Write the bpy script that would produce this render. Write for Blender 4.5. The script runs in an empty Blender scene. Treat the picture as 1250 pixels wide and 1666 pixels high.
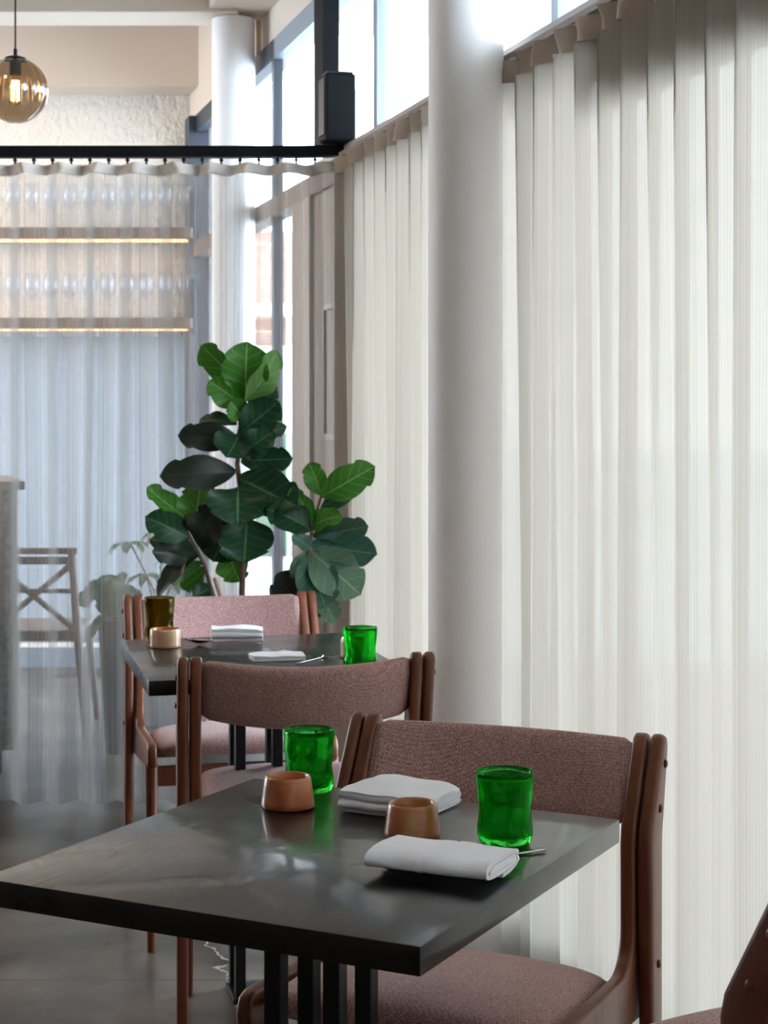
import bpy, bmesh, math, random
from mathutils import Vector, Matrix, noise
R = random.Random(7)
pi = math.pi
S = bpy.context.scene
C = S.collection

# ------------------------------------------------------------------ camera
F, CX, HY, H = 2803.0, 625.0, 667.0, 1.29     # focal length and horizon in pixels of the 1250x1666 frame, eye height
cam = bpy.data.objects.new('camera', bpy.data.cameras.new('camera')); C.objects.link(cam)
cam.location = (0, 0, H); cam.rotation_euler = (pi/2, 0, 0)
cam.data.sensor_fit = 'VERTICAL'; cam.data.sensor_height = 24.0; cam.data.sensor_width = 24.0
cam.data.lens = F/1666*24.0
cam.data.shift_y = -(833-HY)/1666
cam.data.clip_start = 0.05; cam.data.clip_end = 200
cam.data.dof.use_dof = True; cam.data.dof.focus_distance = 2.35; cam.data.dof.aperture_fstop = 11
S.camera = cam

# ------------------------------------------------------------------ world and view
SKY = 13
w = bpy.data.worlds.new('sky'); S.world = w; w.use_nodes = True
nt = w.node_tree; nt.nodes.clear()
o = nt.nodes.new('ShaderNodeOutputWorld'); bg = nt.nodes.new('ShaderNodeBackground')
tc = nt.nodes.new('ShaderNodeTexCoord'); sp = nt.nodes.new('ShaderNodeSeparateXYZ'); rp = nt.nodes.new('ShaderNodeValToRGB')
rp.color_ramp.elements[0].position = 0.0; rp.color_ramp.elements[0].color = (0.86, 0.93, 1.0, 1)
rp.color_ramp.elements[1].position = 0.8; rp.color_ramp.elements[1].color = (0.62, 0.80, 1.0, 1)
nt.links.new(tc.outputs['Generated'], sp.inputs[0]); nt.links.new(sp.outputs['Z'], rp.inputs[0])
nt.links.new(rp.outputs[0], bg.inputs[0]); bg.inputs[1].default_value = SKY
nt.links.new(bg.outputs[0], o.inputs[0])
S.view_settings.view_transform = 'Standard'; S.view_settings.look = 'None'
S.view_settings.gamma = 1; S.view_settings.use_curve_mapping = False
S.view_settings.exposure = 0.2
S.cycles.transparent_max_bounces = 32
S.cycles.max_bounces = 14; S.cycles.diffuse_bounces = 6; S.cycles.glossy_bounces = 6; S.cycles.transmission_bounces = 14

# unseen warm fill lights added under the ceiling to brighten room and back wall
def fill_light(x, y, size, power, col=(1, .74, .5)):
    l = bpy.data.lights.new('warm_fill', 'AREA'); l.energy = power; l.color = col; l.size = size; l.shape = 'DISK'
    a = bpy.data.objects.new('warm_fill', l); C.objects.link(a); a.location = (x, y, 3.12)
fill_light(-2.6, 4.4, .6, 14)
fill_light(-3.4, 7.6, .5, 75)

# ------------------------------------------------------------------ material helpers
def new_mat(name):
    m = bpy.data.materials.new(name); m.use_nodes = True; m.node_tree.nodes.clear()
    return m, m.node_tree.nodes, m.node_tree.links
def principled(name, col, rough=.5, metal=0, coat=0, bump=None, bscale=50, bstr=.2, var=0, vscale=8, spec=.5, stretch=(1, 1, 1), trans=0, coords='Object', bdist=.002):
    m, N, L = new_mat(name)
    out = N.new('ShaderNodeOutputMaterial'); p = N.new('ShaderNodeBsdfPrincipled'); L.new(p.outputs[0], out.inputs[0])
    p.inputs['Base Color'].default_value = (*col, 1); p.inputs['Roughness'].default_value = rough
    p.inputs['Metallic'].default_value = metal; p.inputs['Coat Weight'].default_value = coat
    p.inputs['Coat Roughness'].default_value = .15
    p.inputs['Specular IOR Level'].default_value = spec; p.inputs['Transmission Weight'].default_value = trans
    t = N.new('ShaderNodeTexCoord'); mp = N.new('ShaderNodeMapping'); mp.inputs['Scale'].default_value = stretch
    L.new(t.outputs[coords], mp.inputs[0])
    if var:
        n = N.new('ShaderNodeTexNoise'); n.inputs['Scale'].default_value = vscale; n.inputs['Detail'].default_value = 5
        L.new(mp.outputs[0], n.inputs['Vector'])
        r = N.new('ShaderNodeValToRGB')
        r.color_ramp.elements[0].position = .3; r.color_ramp.elements[0].color = (*[c*(1-var) for c in col], 1)
        r.color_ramp.elements[1].position = .7; r.color_ramp.elements[1].color = (*[min(1, c*(1+var)) for c in col], 1)
        L.new(n.outputs['Fac'], r.inputs[0]); L.new(r.outputs[0], p.inputs['Base Color'])
    if bump:
        n = N.new('ShaderNodeTexNoise'); n.inputs['Scale'].default_value = bscale; n.inputs['Detail'].default_value = 4
        L.new(mp.outputs[0], n.inputs['Vector'])
        b = N.new('ShaderNodeBump'); b.inputs['Strength'].default_value = bstr; b.inputs['Distance'].default_value = bdist
        L.new(n.outputs['Fac'], b.inputs['Height']); L.new(b.outputs[0], p.inputs['Normal'])
    return m
def emission(name, col, s):
    m, N, L = new_mat(name); out = N.new('ShaderNodeOutputMaterial'); e = N.new('ShaderNodeEmission')
    e.inputs[0].default_value = (*col, 1); e.inputs[1].default_value = s; L.new(e.outputs[0], out.inputs[0]); return m
def thin_glass(name, tint=(1, 1, 1), ior=1.5, gl=1.0, rough=0.0):
    m, N, L = new_mat(name); out = N.new('ShaderNodeOutputMaterial')
    t = N.new('ShaderNodeBsdfTransparent'); t.inputs[0].default_value = (*tint, 1)
    g = N.new('ShaderNodeBsdfGlossy'); g.inputs['Roughness'].default_value = rough; g.inputs[0].default_value = (gl, gl, gl, 1)
    # Schlick reflectance, the same from either side of the thin sheet
    def mt(op, a, b=None):
        n = N.new('ShaderNodeMath'); n.operation = op
        for i, v in enumerate((a, b)):
            if v is None: continue
            if isinstance(v, (int, float)): n.inputs[i].default_value = v
            else: L.new(v, n.inputs[i])
        return n.outputs[0]
    gg = N.new('ShaderNodeNewGeometry'); dd = N.new('ShaderNodeVectorMath'); dd.operation = 'DOT_PRODUCT'
    L.new(gg.outputs['Normal'], dd.inputs[0]); L.new(gg.outputs['Incoming'], dd.inputs[1])
    f0 = ((ior-1)/(ior+1))**2
    fr_ = mt('ADD', mt('MULTIPLY', mt('POWER', mt('SUBTRACT', 1.0, mt('ABSOLUTE', dd.outputs['Value'])), 5.0), 1-f0), f0)
    mx = N.new('ShaderNodeMixShader'); L.new(fr_, mx.inputs[0]); L.new(t.outputs[0], mx.inputs[1]); L.new(g.outputs[0], mx.inputs[2])
    L.new(mx.outputs[0], out.inputs[0]); return m

def fabric_mat():
    m, N, L = new_mat('mauve_tweed')
    out = N.new('ShaderNodeOutputMaterial'); p = N.new('ShaderNodeBsdfPrincipled'); L.new(p.outputs[0], out.inputs[0])
    p.inputs['Roughness'].default_value = .95; p.inputs['Specular IOR Level'].default_value = .15
    p.inputs['Sheen Weight'].default_value = .25
    t = N.new('ShaderNodeTexCoord')
    ck = N.new('ShaderNodeTexChecker'); ck.inputs['Scale'].default_value = 420
    mp = N.new('ShaderNodeMapping'); mp.inputs['Rotation'].default_value = (.5, .6, .7); L.new(t.outputs['Object'], mp.inputs[0]); L.new(mp.outputs[0], ck.inputs['Vector'])
    n = N.new('ShaderNodeTexNoise'); n.inputs['Scale'].default_value = 620; n.inputs['Detail'].default_value = 2; L.new(t.outputs['Object'], n.inputs['Vector'])
    n2 = N.new('ShaderNodeTexNoise'); n2.inputs['Scale'].default_value = 9; L.new(t.outputs['Object'], n2.inputs['Vector'])
    r = N.new('ShaderNodeValToRGB'); e = r.color_ramp.elements
    e[0].position = .34; e[0].color = (.18, .088, .080, 1); e[1].position = .66; e[1].color = (.66, .45, .43, 1)
    mid = e.new(.5); mid.color = (.385, .215, .20, 1)
    a = N.new('ShaderNodeMath'); a.operation = 'MULTIPLY_ADD'; a.inputs[1].default_value = .10; L.new(ck.outputs['Fac'], a.inputs[0]); L.new(n.outputs['Fac'], a.inputs[2])
    s = N.new('ShaderNodeMath'); s.operation = 'MULTIPLY_ADD'; s.inputs[1].default_value = .10; L.new(n2.outputs['Fac'], s.inputs[0]); L.new(a.outputs[0], s.inputs[2])
    s2 = N.new('ShaderNodeMath'); s2.operation = 'SUBTRACT'; s2.inputs[1].default_value = .10; L.new(s.outputs[0], s2.inputs[0])
    L.new(s2.outputs[0], r.inputs[0]); L.new(r.outputs[0], p.inputs['Base Color'])
    b = N.new('ShaderNodeBump'); b.inputs['Strength'].default_value = .5; b.inputs['Distance'].default_value = .001
    L.new(n.outputs['Fac'], b.inputs['Height']); L.new(b.outputs[0], p.inputs['Normal'])
    return m

def curtain_mat(name, T0, T1, col, per=0.0062, tr_col=None):
    # sheer cloth: the flatter the line of sight, the more thread it meets
    m, N, L = new_mat(name); out = N.new('ShaderNodeOutputMaterial')
    uv = N.new('ShaderNodeUVMap'); sx = N.new('ShaderNodeSeparateXYZ'); L.new(uv.outputs[0], sx.inputs[0])
    def math_(op, a, b=None, c=None):
        n = N.new('ShaderNodeMath'); n.operation = op
        for i, v in enumerate((a, b, c)):
            if v is None: continue
            if isinstance(v, (int, float)): n.inputs[i].default_value = v
            else: L.new(v, n.inputs[i])
        return n.outputs[0]
    st = math_('SINE', math_('MULTIPLY', sx.outputs[0], 2*pi/per))
    nz = N.new('ShaderNodeTexNoise'); nz.noise_dimensions = '1D'; nz.inputs['Scale'].default_value = 90; nz.inputs['Detail'].default_value = 3
    L.new(sx.outputs[0], nz.inputs['W'])
    k = math_('MULTIPLY_ADD', st, .28, nz.outputs['Fac'])
    k = math_('MULTIPLY_ADD', k, .9, 0.05)
    T = math_('MULTIPLY_ADD', k, T1-T0, T0)
    T = math_('MAXIMUM', T, .02)
    g = N.new('ShaderNodeNewGeometry'); d = N.new('ShaderNodeVectorMath'); d.operation = 'DOT_PRODUCT'
    L.new(g.outputs['Normal'], d.inputs[0]); L.new(g.outputs['Incoming'], d.inputs[1])
    c = math_('MAXIMUM', math_('ABSOLUTE', d.outputs['Value']), .08)
    t = math_('POWER', T, math_('DIVIDE', 1.0, c))
    tr = N.new('ShaderNodeBsdfTransparent')
    df = N.new('ShaderNodeBsdfDiffuse'); df.inputs[0].default_value = (*col, 1)
    tl = N.new('ShaderNodeBsdfTranslucent'); tl.inputs[0].default_value = (*(tr_col or col), 1)
    for nd, cc in ((df, col), (tl, tr_col or col)):      # denser and looser threads
        cm = N.new('ShaderNodeMixRGB'); cm.inputs[1].default_value = (*[q*.90 for q in cc], 1); cm.inputs[2].default_value = (*[min(1, q*1.08) for q in cc], 1)
        L.new(k, cm.inputs[0]); L.new(cm.outputs[0], nd.inputs[0])
    m1 = N.new('ShaderNodeMixShader'); m1.inputs[0].default_value = .5; L.new(df.outputs[0], m1.inputs[1]); L.new(tl.outputs[0], m1.inputs[2])
    m2 = N.new('ShaderNodeMixShader'); L.new(t, m2.inputs[0]); L.new(m1.outputs[0], m2.inputs[1]); L.new(tr.outputs[0], m2.inputs[2])
    L.new(m2.outputs[0], out.inputs[0]); return m

def floor_mat():
    m, N, L = new_mat('polished_concrete'); out = N.new('ShaderNodeOutputMaterial'); p = N.new('ShaderNodeBsdfPrincipled'); L.new(p.outputs[0], out.inputs[0])
    t = N.new('ShaderNodeTexCoord'); sx = N.new('ShaderNodeSeparateXYZ'); L.new(t.outputs['Object'], sx.inputs[0])
    def math_(op, a, b=None, c=None):
        n = N.new('ShaderNodeMath'); n.operation = op
        for i, v in enumerate((a, b, c)):
            if v is None: continue
            if isinstance(v, (int, float)): n.inputs[i].default_value = v
            else: L.new(v, n.inputs[i])
        return n.outputs[0]
    n1 = N.new('ShaderNodeTexNoise'); n1.inputs['Scale'].default_value = 3.5; n1.inputs['Detail'].default_value = 9; n1.inputs['Roughness'].default_value = .62; L.new(t.outputs['Object'], n1.inputs['Vector'])
    r = N.new('ShaderNodeValToRGB'); e = r.color_ramp.elements
    e[0].position = .40; e[0].color = (.040, .034, .027, 1); e[1].position = .62; e[1].color = (.15, .122, .096, 1)
    L.new(n1.outputs['Fac'], r.inputs[0])
    n2 = N.new('ShaderNodeTexNoise'); n2.inputs['Scale'].default_value = 14; n2.inputs['Detail'].default_value = 6; L.new(t.outputs['Object'], n2.inputs['Vector'])
    # a hairline crack and a control joint
    line = math_('MULTIPLY_ADD', sx.outputs['Y'], .30, sx.outputs['X'])
    dd = math_('ABSOLUTE', math_('ADD', math_('SUBTRACT', line, .825), math_('MULTIPLY', math_('SUBTRACT', n2.outputs['Fac'], .5), .22)))
    crack = math_('LESS_THAN', dd, .006)
    crack = math_('MULTIPLY', crack, math_('LESS_THAN', sx.outputs['Y'], 4.35))
    j = math_('ABSOLUTE', math_('ADD', math_('SUBTRACT', sx.outputs['Y'], 3.90), math_('MULTIPLY', math_('SUBTRACT', n1.outputs['Fac'], .5), .02)))
    joint = math_('MULTIPLY', math_('LESS_THAN', j, .004), .8)
    mx = N.new('ShaderNodeMixRGB'); mx.inputs[2].default_value = (.42, .41, .40, 1); L.new(crack, mx.inputs[0]); L.new(r.outputs[0], mx.inputs[1])
    mj = N.new('ShaderNodeMixRGB'); mj.inputs[2].default_value = (.03, .028, .026, 1); L.new(joint, mj.inputs[0]); L.new(mx.outputs[0], mj.inputs[1])
    L.new(mj.outputs[0], p.inputs['Base Color'])
    rr = math_('MULTIPLY_ADD', n2.outputs['Fac'], .12, .24); L.new(rr, p.inputs['Roughness'])
    b = N.new('ShaderNodeBump'); b.inputs['Strength'].default_value = .05; b.inputs['Distance'].default_value = .003; L.new(n2.outputs['Fac'], b.inputs['Height']); L.new(b.outputs[0], p.inputs['Normal'])
    return m

def leaf_mat(name, col, col2, vein, trans=.25):
    m, N, L = new_mat(name); out = N.new('ShaderNodeOutputMaterial'); p = N.new('ShaderNodeBsdfPrincipled')
    uv = N.new('ShaderNodeUVMap'); sx = N.new('ShaderNodeSeparateXYZ'); L.new(uv.outputs[0], sx.inputs[0])
    def math_(op, a, b=None, c=None):
        n = N.new('ShaderNodeMath'); n.operation = op
        for i, v in enumerate((a, b, c)):
            if v is None: continue
            if isinstance(v, (int, float)): n.inputs[i].default_value = v
            else: L.new(v, n.inputs[i])
        return n.outputs[0]
    au = math_('ABSOLUTE', math_('SUBTRACT', sx.outputs[0], .5))
    mid = math_('LESS_THAN', au, .018)
    side = math_('PINGPONG', math_('SUBTRACT', math_('MULTIPLY', sx.outputs[1], 6.0), math_('MULTIPLY', au, 3.2)), .5)
    lat = math_('MULTIPLY', math_('LESS_THAN', side, .035), .55)
    vn = math_('MAXIMUM', mid, lat)
    n = N.new('ShaderNodeTexNoise'); n.inputs['Scale'].default_value = 14; tcn = N.new('ShaderNodeTexCoord'); L.new(tcn.outputs['Object'], n.inputs['Vector'])
    mx0 = N.new('ShaderNodeMixRGB'); mx0.inputs[1].default_value = (*col, 1); mx0.inputs[2].default_value = (*col2, 1); L.new(n.outputs['Fac'], mx0.inputs[0])
    mx = N.new('ShaderNodeMixRGB'); mx.inputs[2].default_value = (*vein, 1); L.new(vn, mx.inputs[0]); L.new(mx0.outputs[0], mx.inputs[1])
    L.new(mx.outputs[0], p.inputs['Base Color']); p.inputs['Roughness'].default_value = .42; p.inputs['Specular IOR Level'].default_value = .3
    b = N.new('ShaderNodeBump'); b.inputs['Strength'].default_value = .6; b.inputs['Distance'].default_value = .003; b.invert = True
    L.new(vn, b.inputs['Height']); L.new(b.outputs[0], p.inputs['Normal'])
    tl = N.new('ShaderNodeBsdfTranslucent'); L.new(mx.outputs[0], tl.inputs[0])
    ms = N.new('ShaderNodeMixShader'); ms.inputs[0].default_value = trans; L.new(p.outputs[0], ms.inputs[1]); L.new(tl.outputs[0], ms.inputs[2]); L.new(ms.outputs[0], out.inputs[0])
    return m

def glaze_mat(name, a, b_, c):
    m, N, L = new_mat(name); out = N.new('ShaderNodeOutputMaterial'); p = N.new('ShaderNodeBsdfPrincipled'); L.new(p.outputs[0], out.inputs[0])
    t = N.new('ShaderNodeTexCoord'); mp = N.new('ShaderNodeMapping'); mp.inputs['Scale'].default_value = (28, 28, 5); L.new(t.outputs['Object'], mp.inputs[0])
    n = N.new('ShaderNodeTexNoise'); n.inputs['Scale'].default_value = 1; n.inputs['Detail'].default_value = 5; L.new(mp.outputs[0], n.inputs['Vector'])
    r = N.new('ShaderNodeValToRGB'); e = r.color_ramp.elements; e[0].position = .3; e[0].color = (*a, 1); e[1].position = .72; e[1].color = (*c, 1); mm = e.new(.5); mm.color = (*b_, 1)
    L.new(n.outputs['Fac'], r.inputs[0]); L.new(r.outputs[0], p.inputs['Base Color'])
    p.inputs['Roughness'].default_value = .3; p.inputs['Coat Weight'].default_value = .5; p.inputs['Coat Roughness'].default_value = .12
    wv = N.new('ShaderNodeTexWave'); wv.bands_direction = 'Z'; wv.inputs['Scale'].default_value = 120; wv.inputs['Distortion'].default_value = 1; L.new(t.outputs['Object'], wv.inputs['Vector'])
    b = N.new('ShaderNodeBump'); b.inputs['Strength'].default_value = .15; b.inputs['Distance'].default_value = .001; L.new(wv.outputs['Fac'], b.inputs['Height']); L.new(b.outputs[0], p.inputs['Normal'])
    return m

def bottle_glass(name, col):
    m, N, L = new_mat(name); out = N.new('ShaderNodeOutputMaterial')
    g = N.new('ShaderNodeBsdfGlass'); g.inputs['Color'].default_value = (*col, 1); g.inputs['Roughness'].default_value = .0; g.inputs['IOR'].default_value = 1.42
    t = N.new('ShaderNodeTexCoord'); n = N.new('ShaderNodeTexNoise'); n.inputs['Scale'].default_value = 34; n.inputs['Detail'].default_value = 1; L.new(t.outputs['Object'], n.inputs['Vector'])
    b = N.new('ShaderNodeBump'); b.inputs['Strength'].default_value = .6; b.inputs['Distance'].default_value = .008; L.new(n.outputs['Fac'], b.inputs['Height']); L.new(b.outputs[0], g.inputs['Normal'])
    tl = N.new('ShaderNodeBsdfTransparent'); tl.inputs[0].default_value = (*col, 1)
    mx = N.new('ShaderNodeMixShader'); mx.inputs[0].default_value = .15; L.new(g.outputs[0], mx.inputs[1]); L.new(tl.outputs[0], mx.inputs[2]); L.new(mx.outputs[0], out.inputs[0])
    return m

def table_mat():
    m, N, L = new_mat('black_stained_wood'); out = N.new('ShaderNodeOutputMaterial'); p = N.new('ShaderNodeBsdfPrincipled'); L.new(p.outputs[0], out.inputs[0])
    p.inputs['Base Color'].default_value = (.006, .006, .0065, 1); p.inputs['Roughness'].default_value = .26; p.inputs['Specular IOR Level'].default_value = .42; p.inputs['Coat Weight'].default_value = .35; p.inputs['Coat Roughness'].default_value = .05
    t = N.new('ShaderNodeTexCoord'); mp = N.new('ShaderNodeMapping'); mp.inputs['Scale'].default_value = (90, 7, 40); mp.inputs['Rotation'].default_value = (0, 0, .25); L.new(t.outputs['Object'], mp.inputs[0])
    n = N.new('ShaderNodeTexNoise'); n.inputs['Scale'].default_value = 1; n.inputs['Detail'].default_value = 6; L.new(mp.outputs[0], n.inputs['Vector'])
    n2 = N.new('ShaderNodeTexNoise'); n2.inputs['Scale'].default_value = 9; n2.inputs['Detail'].default_value = 1; L.new(t.outputs['Object'], n2.inputs['Vector'])
    ad = N.new('ShaderNodeMath'); ad.operation = 'MULTIPLY_ADD'; ad.inputs[1].default_value = .7; L.new(n2.outputs['Fac'], ad.inputs[0]); L.new(n.outputs['Fac'], ad.inputs[2])
    b = N.new('ShaderNodeBump'); b.inputs['Strength'].default_value = .38; b.inputs['Distance'].default_value = .0014; L.new(ad.outputs[0], b.inputs['Height']); L.new(b.outputs[0], p.inputs['Normal'])
    rr = N.new('ShaderNodeMath'); rr.operation = 'MULTIPLY_ADD'; rr.inputs[1].default_value = .25; rr.inputs[2].default_value = .18; L.new(n2.outputs['Fac'], rr.inputs[0]); L.new(rr.outputs[0], p.inputs['Roughness'])
    return m

def stucco_mat():
    m, N, L = new_mat('textured_plaster'); out = N.new('ShaderNodeOutputMaterial'); p = N.new('ShaderNodeBsdfPrincipled'); L.new(p.outputs[0], out.inputs[0])
    p.inputs['Base Color'].default_value = (.82, .76, .68, 1); p.inputs['Roughness'].default_value = .85
    t = N.new('ShaderNodeTexCoord'); n = N.new('ShaderNodeTexNoise'); n.inputs['Scale'].default_value = 32; n.inputs['Detail'].default_value = 4; n.inputs['Roughness'].default_value = .65
    mp = N.new('ShaderNodeMapping'); mp.inputs['Scale'].default_value = (1, 1, .6); L.new(t.outputs['Object'], mp.inputs[0]); L.new(mp.outputs[0], n.inputs['Vector'])
    b = N.new('ShaderNodeBump'); b.inputs['Strength'].default_value = 1; b.inputs['Distance'].default_value = .03; L.new(n.outputs['Fac'], b.inputs['Height']); L.new(b.outputs[0], p.inputs['Normal'])
    return m

def frost_mat():
    m, N, L = new_mat('frosted_pattern_glass'); out = N.new('ShaderNodeOutputMaterial'); tl = N.new('ShaderNodeBsdfTranslucent'); df = N.new('ShaderNodeBsdfDiffuse')
    t = N.new('ShaderNodeTexCoord'); v = N.new('ShaderNodeTexVoronoi'); v.inputs['Scale'].default_value = 70; L.new(t.outputs['Object'], v.inputs['Vector'])
    r = N.new('ShaderNodeValToRGB'); r.color_ramp.elements[0].color = (.34, .355, .37, 1); r.color_ramp.elements[1].color = (.27, .285, .30, 1); r.color_ramp.elements[1].position = .8
    L.new(v.outputs['Distance'], r.inputs[0]); L.new(r.outputs[0], tl.inputs[0]); df.inputs[0].default_value = (.5, .52, .55, 1)
    mx = N.new('ShaderNodeMixShader'); mx.inputs[0].default_value = .25; L.new(tl.outputs[0], mx.inputs[1]); L.new(df.outputs[0], mx.inputs[2]); L.new(mx.outputs[0], out.inputs[0]); return m

M = dict(
    frost=frost_mat(),
    plaster=principled('painted_plaster', (.70, .62, .54), .8, bump=1, bscale=60, bstr=.25),
    white=principled('white_paint', (.90, .89, .90), .5, bump=1, bscale=9, bstr=.5, bdist=.006),
    beam=principled('cream_beam_paint', (.66, .56, .47), .75, bump=1, bscale=30, bstr=.2),
    stucco=stucco_mat(), floor=floor_mat(),
    darkwall=principled('taupe_wall_paint', (.22, .18, .15), .8),
    tape2=principled('window_curtain_header_tape', (.46, .39, .32), .8),  # darker copy of the tape, shade at the curtain top in its colour
    ceiling=principled('ceiling_paint', (.62, .53, .44), .9),
    steel=principled('blue_grey_metal', (.30, .36, .44), .4, metal=.3),
    brownframe=principled('brown_wood_trim', (.22, .17, .14), .55, var=.15),
    sill=principled('grey_sill_paint', (.45, .42, .42), .5),
    darkframe=principled('dark_blue_frame', (.03, .04, .06), .4),
    black=principled('black_metal', (.006, .007, .009), .6, metal=0, spec=.1),
    tube=principled('black_powder_coat', (.008, .009, .012), .35, spec=.35),
    wood=principled('reddish_brown_wood', (.15, .042, .015), .4, coat=.12, var=.28, vscale=7, stretch=(6, 6, .8), bump=1, bscale=40, bstr=.05),
    fabric=fabric_mat(), table=table_mat(),
    napkin=principled('white_linen', (.86, .88, .95), .9, bump=1, bscale=700, bstr=.3, spec=.2, bdist=.0006),
    napkin2=principled('cream_linen', (.72, .68, .66), .9, bump=1, bscale=700, bstr=.3, spec=.2, bdist=.0006),
    green=bottle_glass('green_glass', (.26, .86, .32)), olive=bottle_glass('olive_brown_glass', (.50, .46, .20)),
    glaze=glaze_mat('terracotta_glaze', (.33, .085, .028), (.47, .135, .045), (.56, .20, .08)),
    glaze2=glaze_mat('streaked_terracotta_glaze', (.28, .08, .03), (.44, .13, .045), (.52, .30, .10)),
    tan=glaze_mat('tan_glaze', (.66, .38, .22), (.72, .45, .27), (.76, .50, .32)),
    rim=principled('orange_rim_glaze', (.55, .18, .06), .35, coat=.4),
    metal=principled('polished_steel', (.55, .56, .60), .15, metal=1),
    curtain=curtain_mat('sheer_curtain_cloth', .42, .86, (.32, .31, .30), tr_col=(.42, .40, .38)),
    curtain2=curtain_mat('window_curtain_cloth', .008, .03, (.74, .69, .62), tr_col=(.262, .229, .190)),
    tape=principled('curtain_header_tape', (.74, .70, .66), .8),
    pane=thin_glass('window_pane', (.98, .995, 1.0), 1.45),
    stemware=thin_glass('clear_glass', (.95, .97, 1), 1.45),
    smoke=thin_glass('smoked_glass', (.54, .45, .34), 1.7),
    clear=thin_glass('bulb_glass', (1, .9, .7), 1.45),
    filament=emission('glowing_filament', (1, .55, .17), 42),
    led=emission('led_strip_glow', (1, .62, .32), 2.6),
    shelf=principled('shelf_wood', (.13, .085, .06), .5, var=.15),
    soil=principled('potting_soil', (.03, .02, .015), 1),
    pot=principled('grey_ceramic', (.35, .35, .36), .6), pot2=principled('dark_planter', (.06, .065, .07), .5),
    stem=principled('woody_stem', (.10, .055, .035), .8, bump=1, bscale=80, bstr=.6),
    stake=principled('wooden_stake', (.45, .30, .22), .7),
    leaf=leaf_mat('dark_fig_leaf', (.006, .030, .014), (.012, .058, .022), (.07, .16, .075), .12),
    leafg=leaf_mat('bright_fig_leaf', (.03, .14, .015), (.055, .20, .02), (.20, .38, .12), .3),
    leafp=leaf_mat('pale_fig_leaf', (.10, .20, .13), (.15, .27, .18), (.30, .42, .30), .25),
    leafb=leaf_mat('houseplant_leaf', (.05, .10, .06), (.08, .14, .09), (.12, .2, .12), .3),
    terrazzo=principled('grey_terrazzo', (.10, .105, .105), .5, var=.6, vscale=45),
    bartop=principled('bar_top_wood', (.20, .13, .10), .4, var=.2, stretch=(1, 6, 6)),
    chairwood=principled('grey_brown_wood', (.13, .10, .09), .6),
    asphalt=principled('outdoor_paving', (.75, .74, .72), .9, var=.1),
    brick=principled('outdoor_facade', (.40, .25, .20), .9, var=.2),
    hedge=principled('hedge_green', (.05, .12, .05), .9, bump=1, bscale=20, bstr=1),
    door=principled('taupe_door_paint', (.36, .30, .26), .6),
)

# ------------------------------------------------------------------ mesh helpers
def link(name, bm, mat, parent=None, smooth=False, mods=None):
    me = bpy.data.meshes.new(name); bm.normal_update(); bm.to_mesh(me); bm.free()
    if mat: me.materials.append(mat)
    if smooth:
        for p in me.polygons: p.use_smooth = True
    ob = bpy.data.objects.new(name, me); C.objects.link(ob)
    if parent: ob.parent = parent
    return ob
def struct(name, bm, mat, parent=None, smooth=False):
    ob = link(name, bm, mat, parent, smooth)
    if not parent: ob['kind'] = 'structure'
    return ob
def tag(o, label, cat, group=None):
    o['label'] = label; o['category'] = cat
    if group: o['group'] = group
    return o
def empty(name, loc, rz, label, cat, group=None):
    e = bpy.data.objects.new(name, None); C.objects.link(e); e.location = loc; e.rotation_euler = (0, 0, rz)
    e.empty_display_size = .05
    return tag(e, label, cat, group)
def box(bm, x0, x1, y0, y1, z0, z1, bev=0, seg=2):
    v = bmesh.ops.create_cube(bm, size=1)['verts']
    for q in v: q.co = Vector((x0+(q.co.x+.5)*(x1-x0), y0+(q.co.y+.5)*(y1-y0), z0+(q.co.z+.5)*(z1-z0)))
    if bev:
        es = list({e for q in v for e in q.link_edges})
        bmesh.ops.bevel(bm, geom=es, offset=bev, segments=seg, affect='EDGES', profile=.6)
def bx(*a, **k):
    bm = bmesh.new(); box(bm, *a, **k); return bm
def lathe(prof, n=40, wob=None):
    bm = bmesh.new(); rings = []
    for r, z in prof:
        if r < 1e-6: rings.append([bm.verts.new((0, 0, z))]); continue
        ring = []
        for i in range(n):
            a = 2*pi*i/n; rr = r*(wob(a, z) if wob else 1)
            ring.append(bm.verts.new((rr*math.cos(a), rr*math.sin(a), z)))
        rings.append(ring)
    for a, b in zip(rings, rings[1:]):
        for i in range(n):
            j = (i+1) % n
            if len(a) == 1 and len(b) == 1: continue
            if len(a) == 1: bm.faces.new((a[0], b[i], b[j]))
            elif len(b) == 1: bm.faces.new((a[i], a[j], b[0]))
            else: bm.faces.new((a[i], a[j], b[j], b[i]))
    bmesh.ops.recalc_face_normals(bm, faces=bm.faces); return bm
def tube(bm, pts, rad, n=8):
    pts = [Vector(p) for p in pts]; rs = rad if isinstance(rad, (list, tuple)) else [rad]*len(pts); rings = []
    for i, p in enumerate(pts):
        d = (pts[min(i+1, len(pts)-1)]-pts[max(i-1, 0)]).normalized()
        u = d.cross(Vector((0, 0, 1)) if abs(d.z) < .9 else Vector((1, 0, 0))).normalized(); v = d.cross(u)
        rings.append([bm.verts.new(p+rs[i]*(u*math.cos(2*pi*k/n)+v*math.sin(2*pi*k/n))) for k in range(n)])
    for a, b in zip(rings, rings[1:]):
        for i in range(n): bm.faces.new((a[i], a[(i+1) % n], b[(i+1) % n], b[i]))
    bm.faces.new(rings[0]); bm.faces.new(rings[-1][::-1])
    bmesh.ops.recalc_face_normals(bm, faces=bm.faces)
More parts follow.
